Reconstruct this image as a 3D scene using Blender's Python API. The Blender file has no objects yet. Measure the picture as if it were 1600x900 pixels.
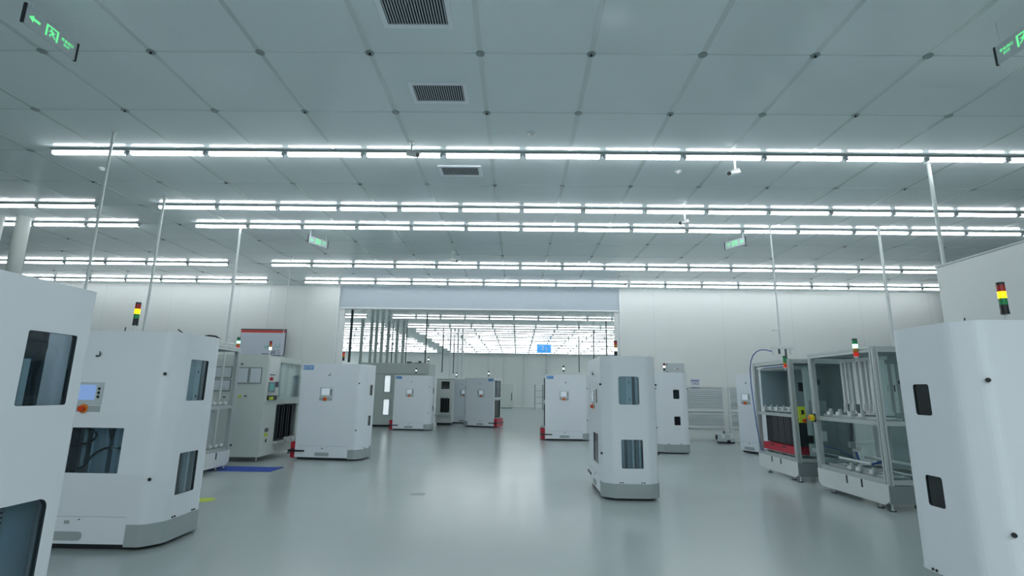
import bpy, bmesh, math, random
from mathutils import Vector, Matrix
from mathutils.geometry import tessellate_polygon
random.seed(7)
SC = bpy.context.scene
COL = SC.collection

# ------------------------------------------------------------------ camera
EYE = 1.545
CEIL = 5.13
YAW, PITCH, ROLL, FPX = 0.0133, 0.1994, 0.0142, 798.3
cy_, sy_, cp_, sp_ = math.cos(YAW), math.sin(YAW), math.cos(PITCH), math.sin(PITCH)
fw = Vector((-sy_*cp_, cy_*cp_, sp_)); rt = Vector((cy_, sy_, 0)); up = rt.cross(fw)
rt2 = rt*math.cos(ROLL) + up*math.sin(ROLL); up2 = up*math.cos(ROLL) - rt*math.sin(ROLL)
cam = bpy.data.objects.new('camera', bpy.data.cameras.new('camera'))
COL.objects.link(cam)
cam.matrix_world = Matrix(((rt2.x, up2.x, -fw.x, 0), (rt2.y, up2.y, -fw.y, 0), (rt2.z, up2.z, -fw.z, EYE), (0, 0, 0, 1)))
cam.data.sensor_width = 36.0
cam.data.lens = FPX/1600*36.0
cam.data.clip_start = 0.05; cam.data.clip_end = 200
SC.camera = cam

def px(X, Y, Z):
    p = Vector((X, Y, Z-EYE)); d = p.dot(fw)
    if d <= 0.05: return (-9999, -9999)
    return 800+FPX*p.dot(rt2)/d, 450-FPX*p.dot(up2)/d

# ------------------------------------------------------------------ view, world, lights
SC.view_settings.view_transform = 'Standard'
SC.view_settings.look = 'None'
SC.view_settings.gamma = 1.0
SC.view_settings.use_curve_mapping = False
SC.view_settings.exposure = 0.1
LAMP = 14.0            # strength of the tube lamps
REAR = 270.0           # the lamp rows behind the camera
SC.cycles.use_denoising = True
SC.cycles.max_bounces = 8
SC.cycles.diffuse_bounces = 5
SC.cycles.glossy_bounces = 4
SC.cycles.transparent_max_bounces = 12
SC.cycles.sample_clamp_indirect = 6.0
w = bpy.data.worlds.new('world'); SC.world = w; w.use_nodes = True
w.node_tree.nodes['Background'].inputs[0].default_value = (0.55, 0.62, 0.65, 1)
w.node_tree.nodes['Background'].inputs[1].default_value = 0.03
for yy in (-1.6, -4.8, -8.4):
    ld = bpy.data.lights.new('rear_lamp_row', 'AREA'); ld.shape = 'RECTANGLE'; ld.size = 15.0; ld.size_y = 0.09
    ld.energy = REAR; ld.color = (0.95, 0.99, 1.0)
    lo = bpy.data.objects.new('rear_lamp_row', ld); COL.objects.link(lo); lo.location = (0, yy, CEIL-0.09)
# unseen fill lights added at the far room's sides, outside what the opening shows
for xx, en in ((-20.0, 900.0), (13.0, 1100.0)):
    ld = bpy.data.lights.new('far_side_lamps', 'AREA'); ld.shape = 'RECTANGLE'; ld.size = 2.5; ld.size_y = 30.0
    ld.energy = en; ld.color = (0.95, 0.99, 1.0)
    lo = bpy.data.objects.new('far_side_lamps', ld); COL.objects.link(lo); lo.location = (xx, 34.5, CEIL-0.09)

# ------------------------------------------------------------------ materials
def mat(name, rgb, rough=0.5, metal=0.0, emit=None, estr=0.0, noise=0.03, nscale=6.0, coat=0.0, bump=0.0, spec=0.5):
    m = bpy.data.materials.new(name); m.use_nodes = True
    nt = m.node_tree; b = nt.nodes['Principled BSDF']
    b.inputs['Roughness'].default_value = rough; b.inputs['Metallic'].default_value = metal
    b.inputs['Specular IOR Level'].default_value = spec
    b.inputs['Coat Weight'].default_value = coat
    tc = nt.nodes.new('ShaderNodeTexCoord'); nz = nt.nodes.new('ShaderNodeTexNoise')
    nz.inputs['Scale'].default_value = nscale; nz.inputs['Detail'].default_value = 3
    nt.links.new(tc.outputs['Object'], nz.inputs['Vector'])
    mx = nt.nodes.new('ShaderNodeMix'); mx.data_type = 'RGBA'
    mx.inputs['A'].default_value = (*[c*(1-noise) for c in rgb], 1)
    mx.inputs['B'].default_value = (*[min(1, c*(1+noise)) for c in rgb], 1)
    nt.links.new(nz.outputs['Fac'], mx.inputs['Factor'])
    nt.links.new(mx.outputs['Result'], b.inputs['Base Color'])
    if emit:
        b.inputs['Emission Color'].default_value = (*emit, 1); b.inputs['Emission Strength'].default_value = estr
    if bump:
        bp = nt.nodes.new('ShaderNodeBump'); bp.inputs['Strength'].default_value = bump; bp.inputs['Distance'].default_value = 0.002
        nt.links.new(nz.outputs['Fac'], bp.inputs['Height']); nt.links.new(bp.outputs['Normal'], b.inputs['Normal'])
    return m

def glassmat(name, tint, refl=0.10, rough=0.02):
    m = bpy.data.materials.new(name); m.use_nodes = True
    nt = m.node_tree; nt.nodes.clear()
    out = nt.nodes.new('ShaderNodeOutputMaterial'); mx = nt.nodes.new('ShaderNodeMixShader')
    tr = nt.nodes.new('ShaderNodeBsdfTransparent'); tr.inputs['Color'].default_value = (*tint, 1)
    gl = nt.nodes.new('ShaderNodeBsdfGlossy'); gl.inputs['Roughness'].default_value = rough
    fr = nt.nodes.new('ShaderNodeLayerWeight'); fr.inputs['Blend'].default_value = 0.5
    pw = nt.nodes.new('ShaderNodeMath'); pw.operation = 'POWER'; pw.inputs[1].default_value = 4.0
    nt.links.new(fr.outputs['Facing'], pw.inputs[0])
    ad = nt.nodes.new('ShaderNodeMath'); ad.operation = 'ADD'; ad.use_clamp = True; ad.inputs[1].default_value = refl
    nt.links.new(pw.outputs[0], ad.inputs[0]); nt.links.new(ad.outputs[0], mx.inputs[0])
    nt.links.new(tr.outputs[0], mx.inputs[1]); nt.links.new(gl.outputs[0], mx.inputs[2]); nt.links.new(mx.outputs[0], out.inputs[0])
    return m

M = {}
M['ceil'] = mat('ceiling_panel_paint', (0.70, 0.80, 0.82), 0.13, noise=0.04, nscale=1.2)
M['joint'] = mat('ceiling_joint_metal', (0.62, 0.71, 0.72), 0.2, 0.2)
M['cap'] = mat('ceiling_joint_cap', (0.25, 0.31, 0.32), 0.45)
M['floor'] = mat('epoxy_floor', (0.41, 0.47, 0.475), 0.20, noise=0.06, nscale=0.8, bump=0.04, spec=0.85)
M['wall'] = mat('wall_panel_paint', (0.76, 0.80, 0.79), 0.42, noise=0.02, nscale=2)
M['wallt'] = mat('wall_trim_white', (0.80, 0.83, 0.83), 0.4)
M['seam'] = mat('wall_seam', (0.60, 0.64, 0.64), 0.5)
M['header'] = mat('header_blue_grey', (0.44, 0.51, 0.57), 0.45)
M['white'] = mat('robot_white_paint', (0.78, 0.83, 0.885), 0.36, noise=0.015, nscale=3)
M['green'] = mat('cabinet_pale_green_paint', (0.60, 0.66, 0.63), 0.4, noise=0.02)
M['bump'] = mat('bumper_grey', (0.36, 0.42, 0.43), 0.55)
M['lip'] = mat('dark_edge_rubber', (0.03, 0.04, 0.045), 0.5)
M['black'] = mat('black_plastic', (0.012, 0.016, 0.02), 0.35)
M['dark'] = mat('dark_grey_metal', (0.06, 0.08, 0.09), 0.4)
M['inner'] = mat('inner_compartment_grey', (0.30, 0.40, 0.45), 0.5)
M['midg'] = mat('mid_grey_metal', (0.26, 0.32, 0.34), 0.4)
M['alu'] = mat('anodised_aluminium', (0.52, 0.57, 0.57), 0.38, 0.35)
M['alud'] = mat('aluminium_slot', (0.22, 0.26, 0.27), 0.5)
M['steel'] = mat('steel_pipe', (0.66, 0.72, 0.72), 0.35, 0.1)
M['pvc'] = mat('white_plastic', (0.72, 0.76, 0.76), 0.4)
M['panelg'] = mat('light_grey_plate', (0.50, 0.57, 0.59), 0.45)
M['screen'] = mat('blue_screen', (0.10, 0.16, 0.3), 0.2, emit=(0.17, 0.27, 0.50), estr=0.9, noise=0.01)
M['wscreen'] = mat('white_screen', (0.6, 0.65, 0.7), 0.2, emit=(0.55, 0.65, 0.75), estr=0.3, noise=0.01)
M['red'] = mat('red_paint', (0.50, 0.015, 0.04), 0.4)
M['ored'] = mat('red_button', (0.65, 0.06, 0.01), 0.35)
M['orange'] = mat('orange_ring', (0.75, 0.25, 0.03), 0.4)
M['yellow'] = mat('yellow_plastic', (0.75, 0.62, 0.02), 0.4)
M['ygreen'] = mat('yellow_green_plastic', (0.55, 0.70, 0.05), 0.4)
M['blue'] = mat('blue_plate', (0.13, 0.33, 0.68), 0.35)
M['sky'] = mat('sky_blue_sign', (0.06, 0.35, 0.80), 0.35, emit=(0.05, 0.30, 0.75), estr=0.35)
M['mat'] = mat('blue_mat', (0.015, 0.06, 0.38), 0.6)
M['bluec'] = mat('blue_hose', (0.04, 0.10, 0.38), 0.35)
M['rack'] = mat('black_magazine', (0.01, 0.014, 0.018), 0.3)
M['paper'] = mat('paper_sheet', (0.62, 0.68, 0.72), 0.6)
M['frameg'] = mat('document_frame_grey', (0.22, 0.26, 0.27), 0.5)
M['pearl'] = mat('board_white', (0.60, 0.65, 0.74), 0.35)
M['bred'] = mat('board_red', (0.62, 0.07, 0.05), 0.45)
M['teal'] = mat('board_teal', (0.16, 0.5, 0.48), 0.5)
M['ink'] = mat('ink_grey', (0.10, 0.10, 0.14), 0.5)
M['inkblue'] = mat('ink_blue', (0.06, 0.08, 0.35), 0.5)
M['duct'] = mat('duct_pale_grey', (0.52, 0.57, 0.55), 0.45)
M['tube'] = mat('lamp_tube', (0.9, 0.9, 0.9), 0.4, emit=(0.96, 0.985, 1.0), estr=LAMP, noise=0.0)
M['tubef'] = mat('lamp_tube_far_room', (0.9, 0.9, 0.9), 0.4, emit=(0.96, 0.985, 1.0), estr=5.5, noise=0.0)
M['led'] = mat('interior_led', (0.8, 0.85, 0.9), 0.4, emit=(0.75, 0.9, 1.0), estr=1.6, noise=0.0)  # added glow that brightens the robot interiors
M['hous'] = mat('lamp_housing_grey', (0.42, 0.48, 0.50), 0.4)
M['slat'] = mat('vent_slat', (0.50, 0.56, 0.60), 0.45)
M['vback'] = mat('vent_cavity', (0.01, 0.014, 0.03), 0.7)
M['vframe'] = mat('vent_frame', (0.78, 0.84, 0.90), 0.45)
M['gglow'] = mat('exit_green', (0.1, 0.6, 0.25), 0.4, emit=(0.13, 0.72, 0.26), estr=1.0)
M['gface'] = mat('exit_plate_grey', (0.50, 0.57, 0.60), 0.2)
M['lred'] = mat('tower_red', (0.45, 0.02, 0.02), 0.25, emit=(0.8, 0.03, 0.01), estr=0.35)
M['lredoff'] = mat('tower_red_unlit', (0.42, 0.03, 0.03), 0.25)
M['lamb'] = mat('tower_amber_unlit', (0.50, 0.20, 0.03), 0.25)
M['lyel'] = mat('tower_yellow_lit', (0.9, 0.6, 0.02), 0.25, emit=(1.0, 0.55, 0.0), estr=2.2)
M['lgrn'] = mat('tower_green_unlit', (0.02, 0.28, 0.10), 0.25)
M['lgrnon'] = mat('tower_green_lit', (0.2, 0.9, 0.5), 0.25, emit=(0.35, 1.0, 0.65), estr=2.5)
M['lwht'] = mat('tower_white_lit', (0.8, 0.95, 0.9), 0.25, emit=(0.8, 1.0, 0.95), estr=2.5)
M['litwin'] = mat('lit_window', (0.8, 0.85, 0.85), 0.4, emit=(0.72, 0.80, 0.84), estr=0.75)
M['glass'] = glassmat('viewing_glass', (0.76, 0.85, 0.89), 0.05)
M['clear'] = glassmat('clear_panel', (0.86, 0.92, 0.92), 0.05)
M['smoke'] = glassmat('smoked_glass', (0.42, 0.52, 0.56), 0.06)
M['dglass'] = mat('dark_glass', (0.008, 0.014, 0.018), 0.12)

# ------------------------------------------------------------------ mesh builder
class MB:
    def __init__(s): s.v = []; s.f = []; s.m = []; s.mats = []
    def mi(s, m):
        if m not in s.mats: s.mats.append(m)
        return s.mats.index(m)
    def add(s, vs, fs, m):
        k = len(s.v); s.v += [tuple(v) for v in vs]; i = s.mi(m)
        for f in fs: s.f.append([a+k for a in f]); s.m.append(i)
    def box(s, x0, x1, y0, y1, z0, z1, m):
        vs = [(x, y, z) for z in (z0, z1) for x, y in ((x0, y0), (x1, y0), (x1, y1), (x0, y1))]
        s.add(vs, [(3, 2, 1, 0), (4, 5, 6, 7), (0, 1, 5, 4), (1, 2, 6, 5), (2, 3, 7, 6), (3, 0, 4, 7)], m); return s
    def prism(s, pts, z0, z1, m, top=True, bot=True):
        n = len(pts); vs = [(x, y, z0) for x, y in pts]+[(x, y, z1) for x, y in pts]
        fs = [(i, (i+1) % n, n+(i+1) % n, n+i) for i in range(n)]
        if top: fs.append(tuple(range(n, 2*n)))
        if bot: fs.append(tuple(reversed(range(n))))
        s.add(vs, fs, m); return s
    def prism_axis(s, pts, a0, a1, m, axis):
        # pts in the two axes following `axis` cyclically; extruded along `axis`
        n = len(pts)
        def P(a, p, q): return {'x': (a, p, q), 'y': (q, a, p), 'z': (p, q, a)}[axis]
        vs = [P(a0, *p) for p in pts]+[P(a1, *p) for p in pts]
        s.add(vs, [(i, (i+1) % n, n+(i+1) % n, n+i) for i in range(n)]+[tuple(range(n, 2*n)), tuple(reversed(range(n)))], m); return s
    def tube(s, pts, r, m, n=10, r2=None):
        pts = [Vector(p) for p in pts]; rings = []
        for i, p in enumerate(pts):
            d = (pts[min(i+1, len(pts)-1)]-pts[max(i-1, 0)]).normalized()
            a = Vector((0, 0, 1)) if abs(d.z) < 0.9 else Vector((1, 0, 0))
            u = d.cross(a).normalized(); v = d.cross(u)
            rr = r if r2 is None else r+(r2-r)*i/(len(pts)-1)
            rings.append([p+(u*math.cos(2*math.pi*k/n)+v*math.sin(2*math.pi*k/n))*rr for k in range(n)])
        vs = [q for R in rings for q in R]; fs = []
        for i in range(len(rings)-1):
            for k in range(n): fs.append((i*n+k, i*n+(k+1) % n, (i+1)*n+(k+1) % n, (i+1)*n+k))
        fs.append(tuple(range(n))); fs.append(tuple((len(rings)-1)*n+k for k in range(n)))
        s.add(vs, fs, m); return s
    def holed(s, P, inward, u0, u1, z0, z1, holes, m, lipm, lip=0.03):
        outer = [(u0, z0), (u1, z0), (u1, z1), (u0, z1)]
        polys = [outer]+[rrect(*h) for h in holes]
        flat = [p for pl in polys for p in pl]
        tris = tessellate_polygon([[Vector((a, b, 0)) for a, b in pl] for pl in polys])
        s.add([P(a, b) for a, b in flat], [tuple(t) for t in tris], m)
        for pl in polys[1:]:
            n = len(pl); a = [P(*p) for p in pl]; b = [Vector(q)+inward*lip for q in a]
            s.add(a+b, [(i, (i+1) % n, n+(i+1) % n, n+i) for i in range(n)], lipm)
        return s
    def build(s, name, parent=None, smooth=False, bevel=0.0, seg=2, loc=None, rot=None):
        me = bpy.data.meshes.new(name); me.from_pydata(s.v, [], s.f)
        for m in s.mats: me.materials.append(M[m])
        me.polygons.foreach_set('material_index', s.m)
        bm = bmesh.new(); bm.from_mesh(me)
        bmesh.ops.remove_doubles(bm, verts=bm.verts, dist=1e-5)
        bmesh.ops.recalc_face_normals(bm, faces=bm.faces)
        bm.to_mesh(me); bm.free()
        if smooth:
            me.shade_smooth()
            try: me.set_sharp_from_angle(angle=math.radians(35))
            except Exception: pass
        o = bpy.data.objects.new(name, me); COL.objects.link(o)
        if parent: o.parent = parent
        if loc: o.location = loc
        if rot is not None: o.rotation_euler = (0, 0, rot)
        if bevel:
            b = o.modifiers.new('bevel', 'BEVEL'); b.width = bevel; b.segments = seg; b.limit_method = 'ANGLE'; b.angle_limit = math.radians(40)
        return o

def rrect(u0, u1, z0, z1, r=0.02, n=4):
    pts = []
    for cx, cz, a0 in ((u1-r, z1-r, 0), (u0+r, z1-r, 90), (u0+r, z0+r, 180), (u1-r, z0+r, 270)):
        for k in range(n+1):
            a = math.radians(a0+90*k/n); pts.append((cx+r*math.cos(a), cz+r*math.sin(a)))
    return pts
def circ(cx, cy, r, n=20): return [(cx+r*math.cos(2*math.pi*k/n), cy+r*math.sin(2*math.pi*k/n)) for k in range(n)]
def fillet(corners, n=4):
    """corners: (x,y,r) closed loop -> points"""
    out = []
    N = len(corners)
    for i, (x, y, r) in enumerate(corners):
        p = Vector((x, y)); a = Vector(corners[i-1][:2]); b = Vector(corners[(i+1) % N][:2])
        if r <= 0: out.append((x, y)); continue
        da = (a-p).normalized(); db = (b-p).normalized()
        s0 = p+da*r; s1 = p+db*r
        for k in range(n+1):
            t = k/n; q = s0*(1-t)**2+p*2*t*(1-t)+s1*t*t; out.append((q.x, q.y))
    return out

def tag(o, label, cat, group=None, kind=None):
    o['label'] = label; o['category'] = cat
    if group: o['group'] = group
    if kind: o['kind'] = kind
    return o
def thing(name, label, cat, loc=(0, 0, 0), rz=0.0, group=None):
    o = bpy.data.objects.new(name, None); COL.objects.link(o); o.empty_display_size = 0.1
    o.location = loc; o.rotation_euler = (0, 0, rz)
    return tag(o, label, cat, group)
def struct(mb, name, **k):
    o = mb.build(name, **k); o['kind'] = 'structure'; return o
def copy_tree(o, parent=None):
    c = o.copy(); COL.objects.link(c); c.parent = parent
    for ch in list(o.children): copy_tree(ch, c)
    return c
def text(name, body, size, parent, loc, rot, m, align='CENTER', ext=0.001):
    cu = bpy.data.curves.new(name, 'FONT'); cu.body = body; cu.size = size; cu.align_x = align; cu.align_y = 'CENTER'; cu.extrude = ext
    cu.materials.append(M[m]); o = bpy.data.objects.new(name, cu); COL.objects.link(o)
    me = bpy.data.meshes.new_from_object(o)
    bpy.data.objects.remove(o); o = bpy.data.objects.new(name, me); COL.objects.link(o)
    o.parent = parent; o.location = loc; o.rotation_euler = rot
    return o

# ------------------------------------------------------------------ room shell
S = 1.2
XL, XR, YB, YW, YF = -21.6, 19.2, -12.0, 17.76, 51.6
OX0, OX1 = -6.34, 3.54      # opening in the partition wall
struct(MB().box(XL-3, XR+3, YB, YF+0.3, -0.2, 0, 'floor'), 'floor')
struct(MB().box(XL-3, XR+3, YB, YF+0.3, CEIL, CEIL+0.2, 'ceil'), 'ceiling')
struct(MB().box(XL-0.2, XL, YB, YF, 0, CEIL, 'wall'), 'wall_left')
struct(MB().box(XR, XR+0.2, YB, YF, 0, CEIL, 'wall'), 'wall_right')
struct(MB().box(XL, XR, YB-0.2, YB, 0, CEIL, 'wall'), 'wall_rear')
struct(MB().box(XL, XR, YF, YF+0.2, 0, CEIL, 'wall'), 'wall_far')
a = MB().box(XL, OX0, YW, YW+0.3, 0, CEIL, 'wall')
struct(a, 'wall_partition_left')
a = MB().box(OX1, XR, YW, YW+0.3, 0, CEIL, 'wall')
struct(a, 'wall_partition_right')
# header above the opening, inner jambs
struct(MB().box(OX0, OX1, YW+0.10, YW+0.28, 4.38, CEIL, 'header'), 'trim_1')
struct(MB().box(OX0, OX1, YW+0.05, YW+0.28, 4.335, 4.38, 'wallt'), 'trim_2')
struct(MB().box(OX0, OX0+0.17, YW+0.12, YW+0.26, 0, 4.335, 'wallt'), 'trim_3')
struct(MB().box(OX1-0.15, OX1, YW+0.12, YW+0.26, 0, 4.335, 'wallt'), 'trim_4')
struct(MB().box(OX0-0.05, OX0, YW-0.015, YW, 0, CEIL, 'wallt').box(OX1, OX1+0.05, YW-0.015, YW, 0, CEIL, 'wallt'), 'trim_5')
# wall seams and skirting
a = MB()
for x in [OX0-1.2-2.4*k for k in range(7)]+[OX1+1.2+2.4*k for k in range(5)]:
    a.box(x-0.004, x+0.004, YW-0.002, YW, 0, CEIL, 'seam')
struct(a, 'trim_6')
struct(MB().box(XL, OX0, YW-0.03, YW, 0, 0.09, 'wallt').box(OX1, XR, YW-0.03, YW, 0, 0.09, 'wallt'), 'baseboard_partition')
struct(MB().box(XL, XR, YF-0.03, YF, 0, 0.12, 'wallt'), 'baseboard_far')
a = MB()
for x in [-12+2.4*k for k in range(10)]:
    a.box(x-0.01, x+0.01, YF-0.004, YF, 0, CEIL, 'seam')
struct(a, 'trim_7')
# ceiling grid: wide joints running away from the camera, thin cross joints, round caps
GX = [(-0.371+k)*S for k in range(-17, 14)]
GY = [(4.0975+k)*S for k in range(-12, 40)]
a = MB()
for x in GX: a.box(x-0.026, x+0.026, YB, YF, CEIL-0.004, CEIL, 'joint')
for y in GY: a.box(XL, XR, y-0.006, y+0.006, CEIL-0.003, CEIL, 'joint')
struct(a, 'trim_8')
a = MB()
for j, y in enumerate(GY):
    if y < 2 or y > 17.5: continue
    for i, x in enumerate(GX):
        q = px(x, y, CEIL)
        if not (-80 < q[0] < 1680): continue
        a.prism(circ(x, y, 0.048, 16), CEIL-0.012, CEIL-0.004, 'cap')
        if (i+j) % 2 == 0: a.prism(circ(x, y, 0.014, 8), CEIL-0.03, CEIL-0.012, 'black')
struct(a, 'trim_9')

# ------------------------------------------------------------------ ceiling lamps
ordn = ['first', 'second', 'third', 'fourth', 'fifth', 'sixth', 'seventh', 'eighth', 'ninth', 'tenth', 'eleventh', 'twelfth', 'thirteenth',
        'fourteenth', 'fifteenth', 'sixteenth', 'seventeenth', 'eighteenth', 'nineteenth', 'twentieth', 'twenty-first', 'twenty-second']
LX0, LX2, LP = -7.28, -6.32, 1.22
protos = {}
def lamp(x, y, label, group, m='tube'):
    if m not in protos:
        r = thing('ceiling_lamp', label, 'lamp')
        h = MB().box(0.01, 1.21, -0.03, 0.03, -0.03, 0, 'hous').box(0.01, 1.21, -0.052, 0.052, -0.034, -0.028, 'hous')
        h.box(0.03, 0.05, -0.030, 0.030, -0.078, -0.03, 'hous').box(1.17, 1.19, -0.030, 0.030, -0.078, -0.03, 'hous')
        h.build('housing', r)
        prof = [(0.034*math.cos(t), -0.058+0.026*math.sin(t)) for t in [math.pi*2*k/12 for k in range(12)]]
        MB().prism_axis(prof, 0.05, 1.17, m, 'x').build('diffuser_tube', r, smooth=True)
        protos[m] = r
    else: r = copy_tree(protos[m])
    r.location = (x, y, CEIL-0.004); tag(r, label, 'lamp', group)
    return r
ROWS1 = [2, 4, 5, 8, 10]; rname1 = ['nearest', 'second', 'third', 'fourth', 'fifth']
for idx, rn in zip(ROWS1, rname1):
    y = (4.0975+idx)*S-0.045
    grp = 'tube lamps in the %s lamp row' % rn
    n = 0
    for k in range(0, 24):
        x = LX0+LP*k
        if x > 13.6 or px(x, y, CEIL)[0] > (1660 if idx < 8 else 1468): break
        lamp(x, y, '%s tube lamp right of the gap in the %s ceiling lamp row' % (ordn[k], rn), grp)
    for k in range(0, 12):
        x = LX0-LP*(k+2)
        if px(x+1.1, y, CEIL)[0] < 0 or x < XL+0.1: break
        lamp(x, y, '%s tube lamp left of the gap in the %s ceiling lamp row' % (ordn[k], rn), grp)
ROWS2 = [17, 20, 22, 23, 25, 27, 28, 30, 32, 34, 36]
for j, idx in enumerate(ROWS2):
    y = (4.0975+idx)*S-0.045
    rn = ordn[j]
    grp = 'tube lamps in the %s row beyond the opening' % rn
    for k in range(0, 24):
        x = LX2+LP*k
        if px(x, y, CEIL)[0] > 963: break
        lamp(x, y, '%s tube lamp right of the gap, %s lamp row beyond the opening' % (ordn[k], rn), grp, 'tubef')
    for k in range(0, 12):
        x = LX2-LP*(k+2)
        if px(x+1.1, y, CEIL)[0] < 538: break
        lamp(x, y, '%s tube lamp left of the gap, %s lamp row beyond the opening' % (ordn[k], rn), grp, 'tubef')

# ------------------------------------------------------------------ transport robots
L2, W2, RH = 0.755, 0.425, 2.10
BODY = fillet([(-L2+0.005, -W2, 0.02), (0.62, -W2, 0.05), (0.745, -0.27, 0.05), (0.745, 0.27, 0.05), (0.62, W2, 0.05), (-L2+0.005, W2, 0.02)])
def body_shell(mb, z0, z1, nose, right, left, tail):
    n = len(BODY)
    for i in range(n):
        a = Vector(BODY[i]); b = Vector(BODY[(i+1) % n]); d = b-a
        if abs(d.y) < 1e-6 and d.x > 0.8:      # right side, y=-W2
            mb.holed(lambda u, z: (u, -W2, z), Vector((0, 1, 0)), a.x, b.x, z0, z1, right, 'white', 'lip')
        elif abs(d.y) < 1e-6 and d.x < -0.8:
            mb.holed(lambda u, z: (u, W2, z), Vector((0, -1, 0)), b.x, a.x, z0, z1, left, 'white', 'lip')
        elif abs(d.x) < 1e-6 and d.y > 0.3:
            mb.holed(lambda u, z, X=a.x: (X, u, z), Vector((-1, 0, 0)), a.y, b.y, z0, z1, nose, 'white', 'lip')
        elif abs(d.x) < 1e-6 and d.y < -0.5:
            mb.holed(lambda u, z, X=a.x: (X, u, z), Vector((1, 0, 0)), b.y, a.y, z0, z1, tail, 'white', 'lip')
        else:
            mb.add([(a.x, a.y, z0), (b.x, b.y, z0), (b.x, b.y, z1), (a.x, a.y, z1)], [(0, 1, 2, 3)], 'white')
    # top rim, left open in the middle to let light into the shell
    inner = [(x*0.93, y*0.90) for x, y in BODY]
    vs = [(x, y, z1) for x, y in BODY]+[(x, y, z1) for x, y in inner]+[(x, y, z1-0.05) for x, y in inner]
    mb.add(vs, [(i, (i+1) % n, n+(i+1) % n, n+i) for i in range(n)]+[(n+i, n+(i+1) % n, 2*n+(i+1) % n, 2*n+i) for i in range(n)], 'white')
    mb.add([(x, y, z0) for x, y in BODY], [tuple(range(n))], 'lip')

def pane(P, inward, h, m, parent, label=None):
    pts = rrect(*h); a = [Vector(P(*p))+inward*0.010 for p in pts]; b = [Vector(P(*p))+inward*0.015 for p in pts]
    n = len(pts)
    o = MB(); o.add(a+b, [tuple(range(n)), tuple(range(n, 2*n))]+[(i, (i+1) % n, n+(i+1) % n, n+i) for i in range(n)], m)
    o = o.build('viewing_window', parent)
    if label: o['label'] = label
    return o

def tower(parent, x, y, z0, segs, r=0.028, pole='steel', hs=0.055, pole_h=0.12):
    """segs from top to bottom"""
    t = MB().tube([(x, y, z0), (x, y, z0+pole_h)], 0.010, pole).prism(circ(x, y, r*1.05, 14), z0+pole_h, z0+pole_h+0.02, 'pvc' if pole == 'pvc' else 'black')
    top = z0+pole_h+0.02+hs*len(segs)
    s = t.build('signal_tower', parent, smooth=True)
    MB().prism(circ(x, y, r, 14), top, top+0.022, 'black').build('tower_cap', s, smooth=True)
    z = z0+pole_h+0.02
    nm = {'lredoff': 'red', 'lred': 'red', 'lamb': 'amber', 'lyel': 'lit yellow', 'lgrn': 'green', 'lgrnon': 'lit green', 'lwht': 'lit white', 'black': 'black', 'pvc': 'white'}
    for g in reversed(segs):
        o = MB().prism(circ(x, y, r, 14), z+0.002, z+hs, g).build('signal_light', s, smooth=True); o['label'] = nm[g]+' signal light segment'
        z += hs
    return s

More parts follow.
